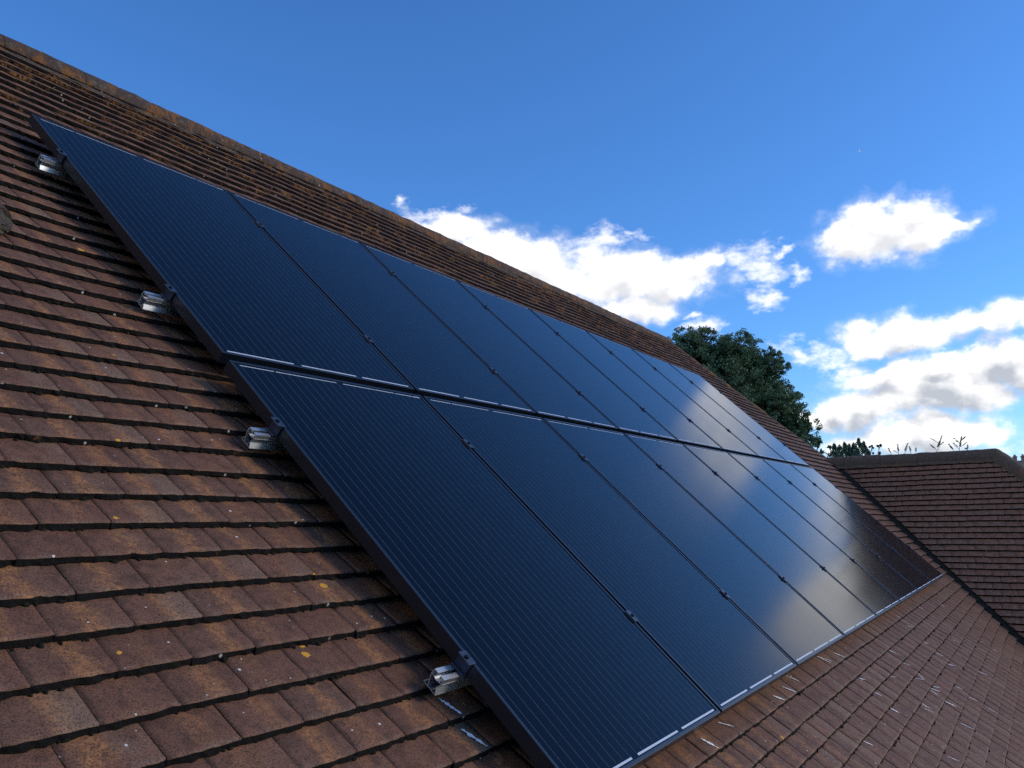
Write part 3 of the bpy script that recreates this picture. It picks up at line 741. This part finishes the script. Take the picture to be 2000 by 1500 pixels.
mb = MB(); mb.add([(-10, -.15, 1), (-13, -.15, 1), (-14.5, -.1, 5), (-13, -.1, 5), (-10, .15, 1), (-13, .15, 1), (-14.5, .1, 5), (-13, .1, 5)], [(0, 1, 2, 3), (7, 6, 5, 4), (0, 3, 7, 4), (1, 5, 6, 2), (2, 6, 7, 3), (0, 4, 5, 1)]); mb.build('tail_fin', M_PLANE, pl)

# ------------------------------------------------------------------ ground
mb = MB(); S = 6000
mb.add([(-S, -S, 0), (S, -S, 0), (S, S, 0), (-S, S, 0)], [(0, 1, 2, 3)])
tag(mb.build('ground', M_GRASS), kind='structure')

# ------------------------------------------------------------------ sky with clouds
SUN_AZ, SUN_EL = -60.0, 22.0
SKY_STRENGTH = .1
world = bpy.data.worlds.new('World'); scene.world = world; world.use_nodes = True
class WN(NT):
    def __init__(s, t): s.t = t; s.n = t.nodes; s.l = t.links
k = WN(world.node_tree); bg = k.n['Background']
sky = k.add('ShaderNodeTexSky', sky_type='NISHITA'); sky.sun_disc = False
sky.sun_elevation = R(SUN_EL); sky.sun_rotation = R(90 - SUN_AZ)
sky.air_density = 1.0; sky.dust_density = .3; sky.ozone_density = 9.0; sky.altitude = 50
# cumulus: azimuth, elevation, half-width, half-height (degrees), weight
CL = [(6.79, 17.3, 2.89, 1.54, 1), (8.19, 16.52, 2.21, 1.12, 1), (4.97, 16.57, 2.02, 1.27, 1), (5.7, 18.04, 1.29, 0.85, 1), (3.21, 16.7, 0.88, 0.38, 0.8), (9.65, 17.24, 1.03, 0.69, 0.8), (7.78, 17.9, 1.49, 1.08, 1), (35.21, 18.92, 2.72, 1.01, 1), (32.43, 17.42, 3.9, 1.43, 1), (28.96, 16.52, 3.86, 1.49, 1), (24.15, 15.56, 4.43, 1.65, 1), (20.42, 15.44, 3.21, 1.19, 1), (17.86, 16.32, 1.44, 0.72, 0.9), (22.86, 13.77, 2.76, 0.91, 1), (24.74, 18.16, 1.65, 0.65, 0.35), (22.04, 18.42, 0.82, 0.32, 0.3), (36.42, 19.88, 1.93, 0.45, 0.4), (39.21, 20.57, 0.62, 0.26, 0.2), (26.16, 17.24, 1.38, 0.86, 0.6), (15.25, 16.08, 1.47, 0.96, 0.35), (12.61, 15.08, 0.68, 0.47, 0.3), (15.06, 14.1, 0.76, 0.48, 0.45), (13.29, 16.65, 1.32, 0.25, 0.12), (19.14, 13.15, 0.53, 0.26, 0.1), (18.52, 12.32, 0.91, 0.43, 0.5), (6.64, 10.68, 3.04, 1.01, 1), (8.41, 10.33, 1.73, 0.81, 0.9), (2.72, 11.05, 2.97, 0.65, 0.8), (0.57, 11.42, 1.75, 0.7, 0.8), (11.15, 9.69, 1.64, 0.47, 0.25), (13.18, 10.01, 0.68, 0.58, 0.25), (9.99, 9.09, 1.32, 0.44, 0.3), (3.57, 7.64, 4.05, 1.5, 1), (1.1, 8.72, 2.36, 1.46, 1), (7.42, 8.22, 2.5, 0.95, 1), (0.55, 7.79, 1.82, 1.12, 1), (4.0, 8.88, 1.68, 0.7, 1), (4.5, 6.36, 4.37, 0.64, 0.8), (4.72, 6.98, 4.91, 0.87, 1), (10.47, 6.72, 1.48, 0.97, 1), (9.02, 6.38, 1.74, 1.07, 1), (11.71, 6.07, 1.5, 0.79, 1), (5.18, 4.83, 3.2, 0.98, 1), (7.71, 4.68, 2.34, 0.77, 1), (3.17, 4.82, 1.63, 0.69, 0.8), (10.04, 4.49, 2.12, 0.66, 0.8), (2.92, 5.49, 0.68, 0.44, 0.4), (6.11, 3.67, 4.25, 0.42, 0.5), (-2.65, 8.86, 3.11, 1.62, 1), (-6.81, 9.39, 3.06, 1.86, 1), (-4.58, 5.3, 3.6, 1.36, 1), (-10.46, 5.75, 3.23, 1.76, 1)]
CL += [(-4.4, 11.8, 2.6, 1.7, 1), (-6.6, 13.6, 2.4, 1.5, 1), (150, 30, 26, 11, 1), (200, 32, 24, 10, 1), (172, 54, 34, 10, 1), (238, 38, 22, 11, 1), (110, 42, 18, 9, 1), (-22, 9, 6, 2.6, 1), (-34, 14, 9, 5.5, 1), (-46, 26, 12, 8, 1), (-58, 14, 12, 6, 1), (-62, 36, 12, 7, 1), (-75, 12, 10, 3, 1), (-110, 9, 12, 3, 1), (150, 9, 12, 3, 1), (200, 12, 10, 3, 1), (60, 8, 8, 2.2, 1), (85, 11, 9, 2.6, 1)]  # out of view; far right bank and big ones behind added as fill light
d = k.vmath('NORMALIZE', k.add('ShaderNodeTexCoord').outputs['Generated'])
p = k.xyz(d)
az = k.math('MULTIPLY', k.math('ARCTAN2', p[1], p[0]), 57.29578); el = k.math('MULTIPLY', k.math('ARCSINE', p[2]), 57.29578)
cx = k.add('ShaderNodeCombineXYZ'); k.put(cx.inputs[0], az); k.put(cx.inputs[1], el); ae = cx.outputs[0]
def field(v, rows):
    cur = None
    for (a, e, rx, ry_, st) in rows:
        q = k.vmath('MULTIPLY_ADD', v, (1 / (rx * 1.22), 1 / (ry_ * 1.25), 0), (-a / (rx * 1.22), -e / (ry_ * 1.25), 0))
        L = k.vmath('LENGTH', q)
        if st < .95: L = k.math('ADD', L, (1 - st) * .55)
        cur = L if cur is None else k.math('SMOOTH_MIN', cur, L, .28)
    return k.math('SUBTRACT', 1.0, cur)
warp = k.vmath('SUBTRACT', k.noise(k.vmath('MULTIPLY', d, (1, 1, 1.4)), 14, 6, .58, out='Color'), (.5, .5, .5))
aew = k.vmath('MULTIPLY_ADD', warp, (4.2, 2.6, 0), ae)
BODY = [c for c in CL if c[4] >= .8]; WISP = [c for c in CL if c[4] < .8]
F0 = field(aew, BODY)
nv = k.vmath('MULTIPLY', d, (1, 1, 1.3))
N0 = k.noise(nv, 26, 10, .58)
bil = k.voro(k.vmath('MULTIPLY_ADD', k.vmath('SUBTRACT', k.noise(nv, 60, 4, .6, out='Color'), (.5, .5, .5)), (.022, .022, .022), nv), 46, feat='SMOOTH_F1').outputs['Distance']
tex = k.math('ADD', k.math('MULTIPLY', k.math('SUBTRACT', N0, .5), 1.45), k.math('MULTIPLY', k.math('SUBTRACT', .42, bil), .40))
dens = k.math('ADD', F0, tex)
halo = k.math('MULTIPLY', k.step(dens, -.34, .20), .16)
cover = k.math('MAXIMUM', halo, k.step(dens, -.14, .52))
# thin torn scraps that never become opaque
FW_ = field(k.vmath('MULTIPLY_ADD', warp, (2.0, 1.6, 0), aew), WISP)
N2 = k.noise(k.vmath('MULTIPLY', d, (1, 1, 2.2)), 55, 8, .62)
wisp = k.math('MULTIPLY', k.step(k.math('ADD', FW_, k.math('MULTIPLY', k.math('SUBTRACT', N2, .5), 2.5)), -.75, 1.0), .85)
cover = k.math('MAXIMUM', cover, wisp)
# self-shading: cloud standing between this point and the sun (up and to the right) darkens it
F1 = field(k.vmath('ADD', aew, (-.4, .95, 0)), BODY[:34])
N1 = k.noise(k.vmath('ADD', nv, (.003, -.009, .012)), 26, 6, .50)
thick = k.step(k.math('ADD', F1, k.math('MULTIPLY', k.math('SUBTRACT', N1, .5), 1.0)), .0, 1.05)
relief = k.math('MULTIPLY', k.math('SUBTRACT', N1, N0), 1.0)
low = k.math('SUBTRACT', 1.0, k.step(el, 8.0, 13.5))
shade = k.math('MULTIPLY', k.math('ADD', thick, relief, clamp=True), k.math('MULTIPLY_ADD', low, .26, .60))
WHITE = (1.42, 1.39, 1.36); GREY = (.40, .45, .54)
cloud = k.mix(shade, WHITE, GREY)
hsv = k.add('ShaderNodeHueSaturation'); hsv.inputs['Saturation'].default_value = 1.05; hsv.inputs['Value'].default_value = 2.2
k.l.new(sky.outputs[0], hsv.inputs['Color'])
CLOUD_GAIN = k.vmath('SCALE', cloud); CLOUD_GAIN.node.inputs['Scale'].default_value = 1 / SKY_STRENGTH
blue = k.mix(1.0, hsv.outputs[0], (1.08, .99, 1.0), 'MULTIPLY')
k.l.new(k.mix(cover, blue, CLOUD_GAIN), bg.inputs['Color'])
bg.inputs['Strength'].default_value = SKY_STRENGTH
world.cycles.sampling_method = 'MANUAL'; world.cycles.sample_map_resolution = 1024

sun = bpy.data.lights.new('sun', 'SUN'); sun.energy = 1.55; sun.angle = R(14); sun.color = (1, .90, .77)
so = bpy.data.objects.new('sun', sun); col.objects.link(so)
sd = Vector((math.cos(R(SUN_AZ)) * math.cos(R(SUN_EL)), math.sin(R(SUN_AZ)) * math.cos(R(SUN_EL)), math.sin(R(SUN_EL))))
so.rotation_euler = (-sd).to_track_quat('-Z', 'Y').to_euler(); so.location = (0, 0, 40)

# ------------------------------------------------------------------ camera and view
cam = bpy.data.cameras.new('camera'); co = bpy.data.objects.new('camera', cam); col.objects.link(co)
rt, dn, fw = Vector((.520814, -.853438, -.019903)), Vector((.123825, .098592, -.987394)), Vector((.844642, .511784, .157026))
mt = Matrix((rt, -dn, -fw)).transposed().to_4x4(); mt.translation = CAM
co.matrix_world = mt
cam.sensor_width = 36; cam.sensor_fit = 'HORIZONTAL'; cam.lens = 30.591; cam.clip_start = .05; cam.clip_end = 30000
scene.camera = co
scene.cycles.use_denoising = False
scene.cycles.caustics_reflective = False; scene.cycles.caustics_refractive = False
scene.view_settings.view_transform = 'Standard'; scene.view_settings.look = 'None'
scene.view_settings.exposure = 0.0; scene.view_settings.gamma = 1.0
